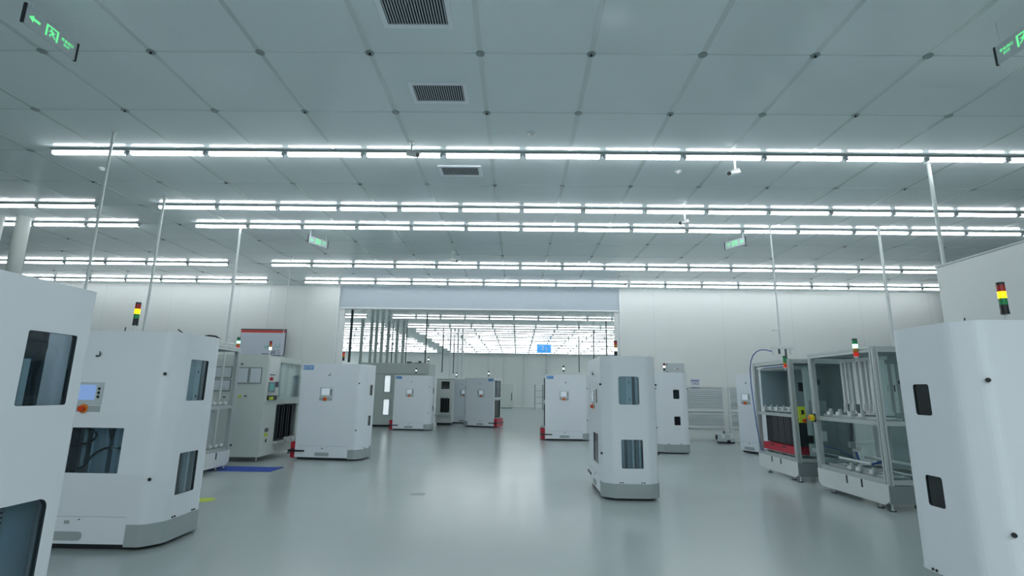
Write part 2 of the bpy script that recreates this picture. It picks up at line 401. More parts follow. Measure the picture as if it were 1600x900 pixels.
def robot(label, loc, rot, nose=(), right=(), left=(), side=-1, panel=True, plate=None, ttop=('lredoff', 'lyel', 'lgrn', 'black'),
          paneglass='glass', tail_bay=True, tpos=(0.0, 0.0), px0=-0.12, dots=True, rails=True, cables=False, grp='white transport robots', tpole=0.13, bar=True, scr='wscreen'):
    r = thing('transport_robot', label, 'robot', (loc[0], loc[1], 0), rot, grp)
    tail = [(-0.33, 0.33, 0.42, 1.14, 0.02), (-0.33, 0.33, 1.27, 2.0, 0.02)] if tail_bay else []
    b = MB(); body_shell(b, 0.055, RH, nose, right, left, tail)
    # recess line of the plinth
    for s_ in (-1, 1): b.box(-0.70, 0.46, s_*(W2+0.0008)-0.0008, s_*(W2+0.0008)+0.0008, 0.298, 0.302, 'bump')
    b.build('body', r, bevel=0.008)
    c = MB().prism([(x*0.93, y*0.92) for x, y in BODY], 0.012, 0.055, 'black').build('chassis', r)
    for wx in (-0.5, 0.45):
        for wy in (-0.3, 0.3):
            MB().tube([(wx, wy-0.02, 0.05), (wx, wy+0.02, 0.05)], 0.05, 'black', 16).build('wheel', r, smooth=True)
    # grey nose bumper
    pts = [p for p in BODY if p[0] > 0.5]
    out = [(0.47, -W2-0.008)]+[(x+(0.008 if x > 0.7 else 0.005), y*(1+0.008/W2)) for x, y in pts]+[(0.47, W2+0.008)]
    inn = [(0.47, -W2+0.004)]+[(x-0.01, y*0.97) for x, y in pts]+[(0.47, W2-0.004)]
    loop = out+inn[::-1]
    m = MB(); n = len(out)
    z0, z1 = 0.035, 0.235
    zb = [z0+(0.028 if abs(y) < 0.15 and x > 0.7 else 0) for x, y in out]
    m.add([(x, y, z) for (x, y), z in zip(out, zb)]+[(x, y, z1) for x, y in out]+[(x, y, z0) for x, y in inn]+[(x, y, z1) for x, y in inn],
          [(i, i+1, n+i+1, n+i) for i in range(n-1)]+[(2*n+i, 2*n+i+1, 3*n+i+1, 3*n+i) for i in range(n-1)]
          + [(n+i, n+i+1, 3*n+i+1, 3*n+i) for i in range(n-1)]+[(i, i+1, 2*n+i+1, 2*n+i) for i in range(n-1)]+[(0, n, 3*n, 2*n), (n-1, 2*n-1, 4*n-1, 3*n-1)], 'bump')
    m.build('bumper', r)
    for yy in (-0.16, 0.16):
        q = MB()
        for d in (-0.018, 0.018): q.prism_axis(circ(yy+d, 0.252, 0.010, 12), 0.744, 0.752, 'black', 'x')
        q.build('distance_sensor', r)
    if dots:
        for yy in (-1, 1):
            for zz in (0.65, 1.67):
                x_, y_ = 0.625, yy*(W2-0.004)
                nx, ny = 0.79*0.6, yy*0.61
                MB().tube([(x_, y_, zz), (x_+nx*0.02, y_+ny*0.02, zz)], 0.016, 'black', 14).build('corner_sensor', r, smooth=True)
    # windows
    for h in nose: pane(lambda u, z: (0.745, u, z), Vector((-1, 0, 0)), h, paneglass, r)
    for h in right: pane(lambda u, z: (u, -W2, z), Vector((0, 1, 0)), h, paneglass, r)
    for h in left: pane(lambda u, z: (u, W2, z), Vector((0, -1, 0)), h, paneglass, r)
    # inner compartment: walls, shelf
    x0, x1, y0, y1 = -0.70, 0.66, -0.37, 0.37
    q = MB(); q.add([(x, y, z) for z in (0.30, 1.98) for x, y in ((x0, y0), (x1-0.02, y0), (x1-0.02, y1), (x0, y1))], [(0, 1, 2, 3)], 'inner')
    q.box(x0, 0.60, -0.36, 0.36, 1.19, 1.21, 'midg')
    q.box(-0.05, -0.03, -0.36, 0.36, 0.30, 1.98, 'inner')
    q.build('inner_shelf', r)
    if rails:
        MB().box(0.30, 0.62, -0.25, 0.25, 1.955, 1.97, 'led').build('interior_light', r)  # hidden glowing strips added to brighten what the windows show
        MB().box(0.30, 0.62, -0.25, 0.25, 1.17, 1.185, 'led').build('interior_light', r)
        q = MB(); cols = ['midg', 'inner', 'alu', 'dark', 'inner', 'midg', 'pvc', 'dark', 'midg', 'alu', 'black']
        for k in range(11):
            yy = -0.17+0.034*k
            q.box(0.66-0.02*(k % 3), 0.70-0.02*(k % 3), yy-0.012-0.005*(k % 2), yy+0.012, 0.36, 1.16, cols[k])
        q.build('magazine_rails', r)
        q = MB().box(0.695, 0.705, -0.24, -0.055, 1.26, 1.93, 'panelg').box(0.695, 0.707, -0.05, 0.04, 1.26, 1.93, 'pvc').box(0.68, 0.69, 0.045, 0.09, 1.26, 1.93, 'dark').box(0.66, 0.70, 0.095, 0.13, 1.26, 1.93, 'alu').box(0.66, 0.68, 0.13, 0.19, 1.26, 1.93, 'midg')
        q.box(0.707, 0.712, -0.01, 0.002, 1.69, 1.72, 'black').box(0.707, 0.712, -0.005, 0.007, 1.43, 1.46, 'black')
        q.build('lift_column', r)
    if cables:
        def arc(pts, rr):
            P3 = [Vector(p) for p in pts]; out = []
            for i in range(len(P3)-1):
                p0 = P3[max(i-1, 0)]; p1 = P3[i]; p2 = P3[i+1]; p3 = P3[min(i+2, len(P3)-1)]
                for k in range(8):
                    t = k/8; out.append(0.5*((2*p1)+(-p0+p2)*t+(2*p0-5*p1+4*p2-p3)*t*t+(-p0+3*p1-3*p2+p3)*t**3))
            out.append(P3[-1]); MB().tube(out, rr, 'black', 8).build('cable', r, smooth=True)
        s_ = side; Y_ = s_*0.36
        arc([(-0.26, Y_, 1.12), (-0.12, Y_, 1.12), (-0.02, Y_, 1.06), (-0.08, Y_, 0.98), (-0.26, Y_, 0.95)], 0.011)
        arc([(-0.26, Y_, 0.72), (-0.12, Y_, 0.74), (-0.02, Y_, 0.86), (0.10, Y_, 0.93), (0.26, Y_, 0.93)], 0.012)
        arc([(0.10, Y_, 1.14), (0.135, Y_, 1.02), (0.165, Y_, 1.14)], 0.009)
        q = MB()
        for k in range(7): q.box(-0.28+0.09*k, -0.24+0.09*k, s_*0.30-0.005, s_*0.30+0.005, 0.6, 1.18, 'midg' if k % 2 else 'dark')
        q.box(0.16, 0.22, Y_-0.01, Y_+0.01, 0.925, 0.945, 'alu')
        q.build('side_rails', r)
    if panel:
        yo = side*W2; e = side
        def yb(a, b): return (min(yo+e*a, yo+e*b), max(yo+e*a, yo+e*b))
        f_ = -side   # screen coordinates run towards the nose for the right side
        p = MB().box(px0-0.15, px0+0.15, *yb(0, 0.008), 1.355, 1.575, 'panelg').build('control_panel', r, bevel=0.003)
        MB().box(px0-0.11, px0+0.075, *yb(0.008, 0.012), 1.40, 1.55, scr).build('screen', p)
        for k in range(3): MB().box(px0+0.10, px0+0.12, *yb(0.008, 0.016), 1.50-0.04*k, 1.525-0.04*k, 'black').build('push_button', p)
        q = MB().box(px0-0.155, px0+0.145, *yb(0, 0.006), 1.285, 1.345, 'bump').build('button_plate', r)
        MB().tube([(px0-0.02, yo+e*0.006, 1.315), (px0-0.02, yo+e*0.012, 1.315)], 0.045, 'orange', 18).build('warning_ring', q, smooth=True)
        MB().tube([(px0-0.02, yo+e*0.012, 1.315), (px0-0.02, yo+e*0.03, 1.315), (px0-0.02, yo+e*0.033, 1.315), (px0-0.02, yo+e*0.05, 1.315)], 0.028, 'ored', 16).build('emergency_stop', q, smooth=True)
        # curved latch
        pts = [(px0+0.03+0.035*math.cos(t), yo+e*(0.006+0.02*math.sin(t+1.2)**2), 1.875+0.035*math.sin(t)) for t in [-1.9+0.28*k for k in range(9)]]
        MB().tube(pts, 0.009, 'dark', 8, 0.006).build('door_latch', r, smooth=True)
        h = MB().prism_axis([(x, z) for z, x in []] or [(a_, b_) for a_, b_ in [(0, 0)]], 0, 0, 'bump', 'x') if False else MB()
        pl = rrect(px0-0.16, px0+0.17, 0.085, 0.165, 0.035)
        ys = yb(0, 0.006)
        n = len(pl); h.add([(u, ys[0], z) for u, z in pl]+[(u, ys[1], z) for u, z in pl], [tuple(range(n)), tuple(range(n, 2*n))]+[(i, (i+1) % n, n+(i+1) % n, n+i) for i in range(n)], 'bump')
        h.build('vent_grille', r)
        MB().box(px0-0.02, px0+0.03, *yb(0, 0.004), 0.235, 0.265, 'bump').build('access_cover', r)
        MB().box(px0+0.115, px0+0.13, *yb(0, 0.004), 0.27, 0.278, 'black').build('key_hole', r)
    if tail_bay:
        q = MB()
        for k in range(6): q.box(-0.72, -0.55, -0.30+0.105*k, -0.215+0.105*k, 0.46, 1.10, 'rack')
        q.build('magazine', r)
        MB().box(-0.53, -0.51, -0.37, 0.37, 0.40, 1.16, 'rack').box(-0.53, -0.51, -0.37, 0.37, 1.24, 2.02, 'midg').build('bay_backing', r)
        MB().box(-0.86, -0.60, -0.32, -0.25, 1.17, 1.20, 'alu').box(-0.86, -0.60, 0.25, 0.32, 1.17, 1.20, 'alu').box(-0.86, -0.78, -0.25, 0.25, 1.18, 1.195, 'midg').build('conveyor', r)
        MB().box(-0.86, -0.60, -0.32, -0.25, 0.39, 0.42, 'alu').box(-0.86, -0.60, 0.25, 0.32, 0.39, 0.42, 'alu').box(-0.86, -0.78, -0.25, 0.25, 0.40, 0.41, 'midg').build('conveyor', r)
        q = MB().box(-0.88, -0.752, -0.36, 0.36, 0.215, 0.37, 'red').box(-0.88, -0.752, -0.36, 0.36, 0.03, 0.165, 'red')
        q.build('tail_guard', r, bevel=0.004)
        q = MB().box(-0.90, -0.752, -0.435, 0.435, 0.17, 0.21, 'black').box(-0.90, -0.52, -0.440, -0.426, 0.17, 0.205, 'black').box(-0.90, -0.52, 0.426, 0.440, 0.17, 0.205, 'black')
        q.build('bumper_bar', r)
    if plate is not None:
        yo = side*(W2+0.004)
        q = MB().box(-0.71, -0.47, yo-0.004, yo+0.004, 1.965, 2.065, 'blue').build('number_plate', r)
        rx = (math.pi/2, 0, 0) if side < 0 else (math.pi/2, 0, math.pi)
        if plate: text('plate_number', plate, 0.085, q, (-0.56, yo+side*0.005, 2.012), rx, 'pvc')
        ring = [(-0.665+0.025*math.cos(t), yo+side*0.006, 2.015+0.025*math.sin(t)) for t in [0.5*k for k in range(12)]]
        MB().tube(ring, 0.006, 'pvc', 6).build('emblem', q)
    tower(r, tpos[0], tpos[1], RH-0.02, ttop, pole_h=tpole)
    return r

NW = [(-0.17, 0.14, 1.37, 1.79, 0.03), (-0.15, 0.17, 0.45, 0.86, 0.02)]      # big windows
def SW(c): return [(c-0.08, c+0.08, 1.405, 1.645, 0.02), (c-0.08, c+0.08, 0.725, 0.95, 0.02)]  # small dark windows
deg = math.radians
r1 = robot('nearest white robot cut by the left picture edge, tall dark window in its side', (-2.985, 2.28), deg(-90),
      left=[(-0.66, -0.36, 1.435, 1.825, 0.012), (-0.66, -0.15, 0.46, 0.94, 0.05)], panel=False, tail_bay=False, ttop=('lredoff', 'lyel', 'lgrn', 'black'), tpos=(0.5, -0.3), cables=True, side=1, dots=False)
r2 = robot('tall white robot at left with blue screen, orange stop button and wide dark window', (-4.22, 5.66), deg(0),
      nose=[(-0.21, 0.10, 1.40, 1.83, 0.015), (-0.19, 0.12, 0.46, 0.87, 0.015)], right=[(-0.265, 0.30, 0.70, 1.13, 0.006)], cables=True, side=-1, tail_bay=False, tpos=(-0.08, 0.0), scr='screen')
rR = robot('white robot cut by the right picture edge, two small black windows, amber-lit tower', (3.955, 4.13), deg(180),
      nose=SW(-0.05), paneglass='dglass', panel=False, rails=False, tpos=(0.02, 0.0))
robot('white robot standing alone in the middle aisle, striped lower window in its front', (1.705, 8.68), deg(-90),
      nose=NW, right=[(-0.20, 0.30, 0.45, 0.90, 0.02), (0.15, 0.25, 1.38, 1.6, 0.02)], side=-1, tail_bay=True, tpos=(-0.3, 0.0), ttop=('lredoff', 'lamb', 'lwht', 'black'), tpole=0.10)
robot('white robot before the left wall with blue T39 number plate and red tail guard', (-4.15, 12.13), deg(-5),
      nose=SW(0.03), paneglass='dglass', side=-1, plate='T39', ttop=('lred', 'lamb', 'black'), rails=False, tpos=(-0.06, 0.2))
robot('white robot with two small black windows, in front of the right back wall', (4.16, 14.72), deg(-91),
      nose=SW(0.09), paneglass='dglass', side=-1, ttop=('lredoff', 'lwht', 'black'), rails=False, tpos=(0, 0), tpole=0.1)
robot('white robot at the right side of the wide opening, blue plate and red tail guard', (1.66, 17.62), deg(0),
      nose=SW(0), paneglass='dglass', side=-1, plate='', ttop=('black', 'lwht', 'black'), rails=False, tpos=(-0.1, 0), tpole=0.14)
robot('white robot left of the aisle beyond the opening, beside lit machine windows', (-4.12, 20.95), deg(0),
      nose=SW(0), paneglass='dglass', side=-1, plate='', ttop=('black', 'lwht', 'black'), rails=False, tpos=(0, 0))
robot('white robot beyond the opening with open black magazine bay facing the aisle', (-1.58, 23.35), deg(160),
      nose=SW(0), paneglass='dglass', side=1, plate='', ttop=('black', 'lwht', 'black'), rails=False, tpos=(-0.3, 0))
robot('white robot partly hidden behind the robot with the open magazine bay', (-2.75, 25.7), deg(180),
      nose=SW(0), paneglass='dglass', side=1, ttop=('black', 'lwht', 'black'), rails=False, tpos=(0.3, 0))
robot('white robot mostly hidden behind the far aluminium cage at the right', (6.84, 14.18), deg(-64.5),
      nose=SW(0), paneglass='dglass', side=-1, ttop=('lredoff', 'lamb', 'black'), rails=False, tpos=(0.4, 0), px0=-0.45, tail_bay=False)

# fittings seen only on single robots
MB().box(-0.47, -0.43, 0.345, 0.36, 1.36, 1.68, 'pvc').build('white_rail', r1)
MB().box(-0.42, -0.39, 0.345, 0.36, 1.36, 1.98, 'black').build('dark_rail', r1)
MB().box(-0.66, -0.36, 0.25, 0.26, 1.3, 1.98, 'dark').build('dark_back_plate', r1)
MB().tube([(-0.55, 0.33, 1.95), (-0.56, 0.34, 1.75), (-0.53, 0.34, 1.6), (-0.56, 0.33, 1.3)], 0.012, 'black', 8).build('cable', r1, smooth=True)
q = MB().box(-0.52, -0.47, 0.335, 0.34, 0.42, 1.10, 'midg')
for k in range(26): q.box(-0.503, -0.487, 0.340, 0.342, 0.44+0.025*k, 0.452+0.025*k, 'black')
q.build('perforated_rail', r1)
MB().box(-0.45, -0.38, 0.33, 0.345, 0.86, 0.92, 'red').build('red_stopper', r1)
MB().box(-0.70, -0.10, 0.30, 0.33, 0.42, 1.12, 'inner').build('grey_back_plate', r1)
MB().box(-0.70, -0.10, 0.33, 0.36, 0.47, 0.50, 'alu').build('lower_rail', r1)
for x_ in (-0.27, 0.0): MB().tube([(x_, 0.1, RH-0.01), (x_+0.01, 0.1, RH+0.10 if x_ < -0.1 else RH+0.05)], 0.006, 'dark', 8).build('antenna', r2, smooth=True)
MB().tube([(0.50, 0.20, RH), (0.60, 0.28, RH+0.035), (0.66, 0.32, RH+0.03), (0.70, 0.34, RH)], 0.010, 'black', 8).build('roof_cable', r2, smooth=True)
MB().tube([(0.66, -0.10, RH), (0.62, 0.0, RH+0.012), (0.55, 0.10, RH+0.012), (0.50, 0.16, RH+0.01), (0.50, 0.17, RH+0.05)], 0.006, 'black', 8).build('roof_cable', rR, smooth=True)

# ------------------------------------------------------------------ aluminium cages
def extr(cx, cy, w):
    h = w/2; s_ = w*0.12; d = w*0.16
    p = [(h, -h), (h, -s_), (h-d, -s_), (h-d, s_), (h, s_), (h, h)]
    out = []
    for k in range(4):
        c_, n_ = math.cos(k*math.pi/2), math.sin(k*math.pi/2)
        out += [(cx+x*c_-y*n_, cy+x*n_+y*c_) for x, y in p]
    return out
def foot(parent, x, y, h=0.12):
    MB().tube([(x, y, 0.012), (x, y, h)], 0.012, 'steel', 10).prism(circ(x, y, 0.045, 18), 0, 0.014, 'dark').prism(circ(x, y, 0.022, 6), 0.014, 0.03, 'steel').build('levelling_foot', parent, smooth=True)

def cage(label, loc, rz, ly, lx, H=2.27, name='conveyor_cage'):
    """local frame: open aisle face at x=0 (facing -x), depth along +x, near end at y=0, far end y=ly"""
    r = thing(name, label, 'machine', (loc[0], loc[1], 0), rz, 'aluminium conveyor cages')
    w = 0.08
    for x in (w/2, lx-w/2):
        for y in (w/2, ly-w/2):
            MB().prism(extr(x, y, w), 0.10, H, 'alu').build('corner_post', r)
    for z in (H-w/2, 1.17, 0.38):
        hw = w if z > 2 else w*0.75
        for x in (w/2, lx-w/2):
            sec = [(p, q+0) for p, q in extr(z, x, hw)]
            MB().prism_axis(sec, w, ly-w, 'alu', 'y').build('long_beam', r)
        for y in (w/2, ly-w/2):
            sec = extr(y, z, hw)
            MB().prism_axis(sec, w, lx-w, 'alu', 'x').build('cross_beam', r)
    for x in (0.06, lx-0.06):
        for y in (0.3, ly-0.3): foot(r, x, y)
    foot(r, 0.05, 0.05)
    # white skirt on the aisle face
    pts = [(0.0, 0.35), (0.0, 0.14), (0.10, 0.075), (ly-0.10, 0.075), (ly, 0.14), (ly, 0.35)]
    q = MB(); n = len(pts)
    q.add([(-0.012, y, z) for y, z in pts]+[(-0.002, y, z) for y, z in pts], [tuple(range(n)), tuple(range(n, 2*n))]+[(i, (i+1) % n, n+(i+1) % n, n+i) for i in range(n)], 'pvc')
    q.build('skirt_panel', r)
    MB().box(0.0, lx, -0.008, 0.0, 0.10, 0.34, 'alud').build('end_skirt', r)
    # solid roof plate and floor plate
    MB().box(w, lx-w, w, ly-w, H-0.05, H-0.04, 'panelg').build('roof_plate', r)
    MB().box(w*0.5, lx-w*0.5, w*0.5, ly-w*0.5, 0.30, 0.32, 'midg').build('bottom_plate', r)
    MB().box(lx-w*0.6, lx-w*0.5, w, ly-w, 0.42, H-w, 'panelg').build('back_panel', r)
    return r

def conveyor(parent, lx, ly, z):
    q = MB()
    for x in (0.14, 0.38):
        q.box(x-0.02, x+0.02, 0.12, ly-0.12, z, z+0.05, 'alu')
        q.box(x-0.004, x+0.004, 0.12, ly-0.12, z+0.05, z+0.056, 'black')
    for k in range(5):
        y = 0.2+(ly-0.4)*k/4
        q.box(0.10, 0.42, y-0.02, y+0.02, z-0.03, z, 'midg')
        q.tube([(0.14, y, z+0.03), (0.38, y, z+0.03)], 0.016, 'pvc', 8)
    q.build('conveyor', parent, smooth=False)

def panes(parent, lx, ly, H, sides):
    for s_, z0, z1 in sides:
        if s_ == 'near': MB().box(0.09, lx-0.09, 0.035, 0.040, z0, z1, 'clear').build('glass_panel', parent)
        if s_ == 'far': MB().box(0.09, lx-0.09, ly-0.040, ly-0.035, z0, z1, 'clear').build('glass_panel', parent)
        if s_ == 'back': MB().box(lx-0.04, lx-0.035, 0.09, ly-0.09, z0, z1, 'clear').build('glass_panel', parent)

def clamp(parent, x, y, z, s_=1.0):
    MB().box(x-0.03*s_, x+0.03*s_, y-0.04*s_, y+0.04*s_, z, z+0.05*s_, 'pvc').box(x-0.015, x+0.015, y-0.05*s_, y-0.035*s_, z+0.01, z+0.10, 'alu').tube([(x, y, z+0.05*s_), (x, y, z+0.09*s_)], 0.012, 'steel', 8).build('guide_clamp', parent)

# cage B (near right)
B = cage('larger aluminium cage at right holding white vertical panels, green-lit signal tower', (5.12, 7.48), 0, 1.68, 1.15, H=2.26)
conveyor(B, 1.15, 1.68, 1.20); conveyor(B, 1.15, 1.68, 0.40)
panes(B, 1.15, 1.68, 2.26, [('near', 1.21, 2.18), ('near', 0.42, 1.13), ('far', 1.21, 2.18), ('far', 0.42, 1.13)])
q = MB()
for k, (y0, y1, m_) in enumerate([(1.22, 1.27, 'pvc'), (1.12, 1.16, 'pvc'), (1.00, 1.07, 'panelg'), (0.86, 0.95, 'pvc'), (0.74, 0.80, 'pvc'), (0.62, 0.66, 'pvc'), (0.50, 0.57, 'pvc'), (0.34, 0.44, 'pvc')]):
    MB().box(0.30, 0.40, y0, y1, 1.28, 2.10, m_).box(0.285, 0.30, y0+0.01, y1-0.01, 1.30, 1.42, 'dark' if k in (1, 3) else 'pvc').build('vertical_slat', B, bevel=0.004)
for z in (1.27, 2.09): MB().box(0.30, 0.42, 0.30, 1.30, z, z+0.05, 'pvc').build('slat_rail', B)
for k in range(5):
    MB().box(0.50+0.11*k, 0.56+0.11*k, 0.52, 0.58, 1.30, 2.04, 'pvc').box(0.505+0.11*k, 0.53+0.11*k, 0.515, 0.52, 1.62, 1.72, 'dark').build('vertical_slat', B, bevel=0.004)
for y in (0.55, 0.8, 1.1, 1.35): clamp(B, 0.10, y, 1.24)
for y in (0.45, 0.75, 0.95): clamp(B, 0.10, y, 0.43)
MB().box(0.78, 1.06, 0.95, 1.35, 0.44, 1.12, 'panelg').box(0.77, 0.78, 1.0, 1.06, 0.86, 0.94, 'black').build('drive_box', B, bevel=0.004)
MB().box(0.42, 0.50, 1.40, 1.48, 0.70, 0.80, 'midg').box(0.50, 0.58, 1.38, 1.50, 0.76, 0.80, 'pvc').box(0.50, 0.58, 1.38, 1.50, 0.70, 0.74, 'pvc').box(0.50, 0.58, 1.38, 1.50, 0.64, 0.68, 'pvc').build('valve_block', B)
MB().tube([(0.48, 1.44, 1.12), (0.48, 1.44, 0.98), (0.47, 1.45, 0.86), (0.47, 1.45, 0.80)], 0.022, 'dark', 8).build('cable', B, smooth=True)
MB().tube([(0.52, 1.44, 0.64), (0.54, 1.42, 0.50), (0.66, 1.30, 0.46), (0.78, 1.2, 0.52)], 0.018, 'bluec', 8).build('hose', B, smooth=True)
MB().tube([(0.15, 0.55, 0.56), (0.15, 1.3, 0.56)], 0.018, 'pvc', 8).tube([(0.7, 0.1, 0.56), (0.7, 1.5, 0.56)], 0.025, 'pvc', 8).build('white_pipe', B, smooth=True)
MB().box(0.55, 0.62, 0.05, 0.09, 0.72, 0.84, 'dark').box(0.78, 0.86, 0.05, 0.09, 0.68, 0.80, 'midg').box(0.92, 0.96, 0.05, 0.09, 0.74, 0.82, 'black').build('sensor_unit', B)
for y, w_ in ((0.90, 0.035), (0.55, 0.035)):
    MB().box(-0.016, -0.012, y-w_/2, y+w_/2, 0.23, 0.345, 'black').build('handle_slot', B)
tower(B, -0.01, 0.34, 2.06, ('lgrn', 'lgrnon', 'lamb', 'lred'), r=0.035, pole='pvc', hs=0.062, pole_h=0.05)
q = MB().box(-0.03, 0.0, 1.60, 1.66, 1.10, 1.24, 'black').tube([(-0.03, 1.63, 1.17), (-0.08, 1.63, 1.17)], 0.055, 'yellow', 18).tube([(-0.08, 1.63, 1.17), (-0.11, 1.63, 1.17)], 0.028, 'orange', 12)
q.build('emergency_stop', B, smooth=False)

# cage A (behind it)
A = cage('smaller aluminium cage at right with red tray and black magazines inside', (5.12, 9.80), 0, 1.52, 1.10, H=2.22)
conveyor(A, 1.10, 1.52, 1.22); conveyor(A, 1.10, 1.52, 0.42)
panes(A, 1.10, 1.52, 2.22, [('near', 1.21, 2.14), ('near', 0.42, 1.13)])
q = MB()
for k in range(5): MB().box(0.14, 0.52, 0.17+0.245*k, 0.405+0.245*k, 0.61, 1.15, 'rack').build('magazine', A, bevel=0.004)
MB().box(0.05, 0.55, 0.16, 1.38, 0.46, 0.60, 'red').box(0.045, 0.05, 0.5, 0.62, 0.55, 0.58, 'black').box(0.045, 0.05, 0.95, 1.07, 0.55, 0.58, 'black').build('red_tray', A, bevel=0.004)
MB().box(0.09, 0.62, 1.36, 1.38, 1.30, 2.05, 'inner').box(0.60, 0.62, 0.20, 1.36, 1.30, 2.05, 'midg').box(0.10, 0.60, 0.20, 1.38, 2.05, 2.10, 'pvc').build('inner_hood', A)
MB().box(0.02, 0.05, 0.12, 1.38, 2.08, 2.12, 'pvc').box(0.012, 0.02, 0.2, 1.1, 2.085, 2.10, 'bluec').build('cable_rail', A)
MB().tube([(0.35, 0.10, 0.45), (0.35, 0.10, 1.95), (0.35, 0.13, 2.05)], 0.06, 'pvc', 14).build('white_column', A, smooth=True)
MB().box(0.16, 0.24, 0.03, 0.07, 1.62, 1.78, 'black').box(0.42, 0.52, 0.03, 0.07, 1.66, 1.80, 'pvc').box(0.50, 0.56, 0.025, 0.07, 1.74, 1.84, 'black').build('sensor_unit', A)
MB().box(0.26, 0.34, 0.02, 0.06, 0.68, 0.82, 'black').box(0.40, 0.60, 0.03, 0.08, 0.72, 0.90, 'pvc').box(0.30, 0.5, 0.03, 0.08, 0.52, 0.6, 'pvc').build('valve_block', A)
MB().box(0.30, 0.62, -0.012, 0.0, 1.20, 1.45, 'midg').build('dark_cover', A)
for y in (0.3, 0.55, 0.8, 1.05, 1.3): clamp(A, 0.10, y, 1.25, 0.9)
for y in (0.95, 0.6):
    MB().box(-0.016, -0.012, y-0.018, y+0.018, 0.24, 0.345, 'black').build('handle_slot', A)
MB().box(0.08, 0.20, -0.05, -0.01, 1.05, 1.34, 'ygreen').box(0.12, 0.17, -0.054, -0.05, 1.20, 1.28, 'black').box(0.13, 0.19, -0.075, -0.05, 1.06, 1.12, 'ored').build('safety_switch', A, bevel=0.004)
MB().tube([(0.40, -0.02, 0.66), (0.7, -0.03, 0.60), (0.95, -0.03, 0.48), (1.05, -0.02, 0.40)], 0.009, 'bluec', 8).build('hose', A, smooth=True)
tower(A, -0.01, 0.12, 2.0, ('lgrn', 'lgrn', 'lamb', 'lred'), r=0.03, pole='pvc', hs=0.05, pole_h=0.04)
# pneumatic splitter and blue hose
MB().box(0.0, 0.45, 0.62, 0.68, 2.46, 2.50, 'steel').tube([(0.3, 0.65, 2.22), (0.3, 0.65, 2.46)], 0.02, 'dark', 8).tube([(0.05, 0.65, 2.34), (0.05, 0.65, 2.46)], 0.03, 'pvc', 8).tube([(0.17, 0.65, 2.36), (0.17, 0.65, 2.46)], 0.022, 'dark', 8).tube([(0.40, 0.65, 2.36), (0.40, 0.65, 2.46)], 0.022, 'pvc', 8).build('pneumatic_splitter', A)
MB().tube([(0.05, 0.65, 2.40), (0.0, 0.85, 2.455), (-0.02, 1.05, 2.47), (-0.02, 1.25, 2.44), (-0.02, 1.42, 2.37), (-0.02, 1.53, 2.26), (-0.02, 1.60, 2.1), (-0.02, 1.61, 1.8), (-0.02, 1.58, 1.5), (-0.02, 1.50, 0.9), (-0.02, 1.36, 0.42), (0.08, 1.2, 0.36)], 0.011, 'bluec', 8).build('hose', A, smooth=True)

# cage C (left side), mirrored: aisle face towards +x
C = cage('aluminium cage at left behind the blue-screen robot, white skirt and grey pane', (-5.62, 10.36), deg(180), 1.75, 1.15, H=2.33)
conveyor(C, 1.15, 1.75, 1.20); conveyor(C, 1.15, 1.75, 0.40)
q = MB(); pl = rrect(0.12, 0.75, 0.42, 1.10, 0.05); n = len(pl)
q.add([(0.30, u, z) for u, z in pl]+[(0.31, u, z) for u, z in pl], [tuple(range(n)), tuple(range(n, 2*n))]+[(i, (i+1) % n, n+(i+1) % n, n+i) for i in range(n)], 'panelg')
q.build('rounded_pane', C)
MB().box(0.28, 0.30, 0.75, 0.83, 0.42, 1.12, 'black').build('pane_edge', C)
for y in (0.2, 0.38, 0.56): clamp(C, 0.10, y, 1.22); clamp(C, 0.08, y, 0.43)
MB().box(-0.016, -0.012, 0.44, 0.475, 0.22, 0.34, 'black').build('handle_slot', C)
tower(C, 0.04, 0.06, 2.25, ('lgrn', 'lgrnon', 'lamb', 'lred'), r=0.032, pole='pvc', hs=0.052, pole_h=0.04)
MB().tube([(0.2, 1.7, 2.5), (0.25, 1.2, 2.35), (0.3, 0.8, 2.42), (0.35, 0.5, 2.36)], 0.012, 'black', 8).build('cable', C, smooth=True)
MB().tube([(0.15, 1.6, 2.40), (0.15, 0.0, 2.40)], 0.014, 'steel', 8).build('cable', C, smooth=True)

# ------------------------------------------------------------------ loader cabinet D
D = thing('loader_cabinet', 'pale green loader cabinet behind the blue floor mat, framed sheets on its front', 'machine', (-5.48, 11.25, 0), 0)
DX, DY, DH = 1.45, 1.9, 2.25
b = MB()
b.holed(lambda u, z: (0.0, u, z), Vector((-1, 0, 0)), 0, DY, 0.10, DH, [(0.62, 1.75, 0.34, 1.18, 0.01), (0.62, 1.75, 1.34, 2.12, 0.01)], 'green', 'green', 0.04)
b.add([(-DX, 0, 0.10), (0, 0, 0.10), (0, 0, DH), (-DX, 0, DH)], [(0, 1, 2, 3)], 'green')
b.add([(-DX, DY, 0.10), (0, DY, 0.10), (0, DY, DH), (-DX, DY, DH)], [(0, 1, 2, 3)], 'green')
b.add([(-DX, 0, 0.10), (-DX, DY, 0.10), (-DX, DY, DH), (-DX, 0, DH)], [(0, 1, 2, 3)], 'green')
b.add([(-DX, 0, DH), (0, 0, DH), (0, DY, DH), (-DX, DY, DH)], [(0, 1, 2, 3)], 'green')
b.add([(-DX, 0, 0.10), (0, 0, 0.10), (0, DY, 0.10), (-DX, DY, 0.10)], [(0, 1, 2, 3)], 'green')
b.box(-0.72, -0.716, -0.002, 0.0, 0.12, DH-0.02, 'midg')
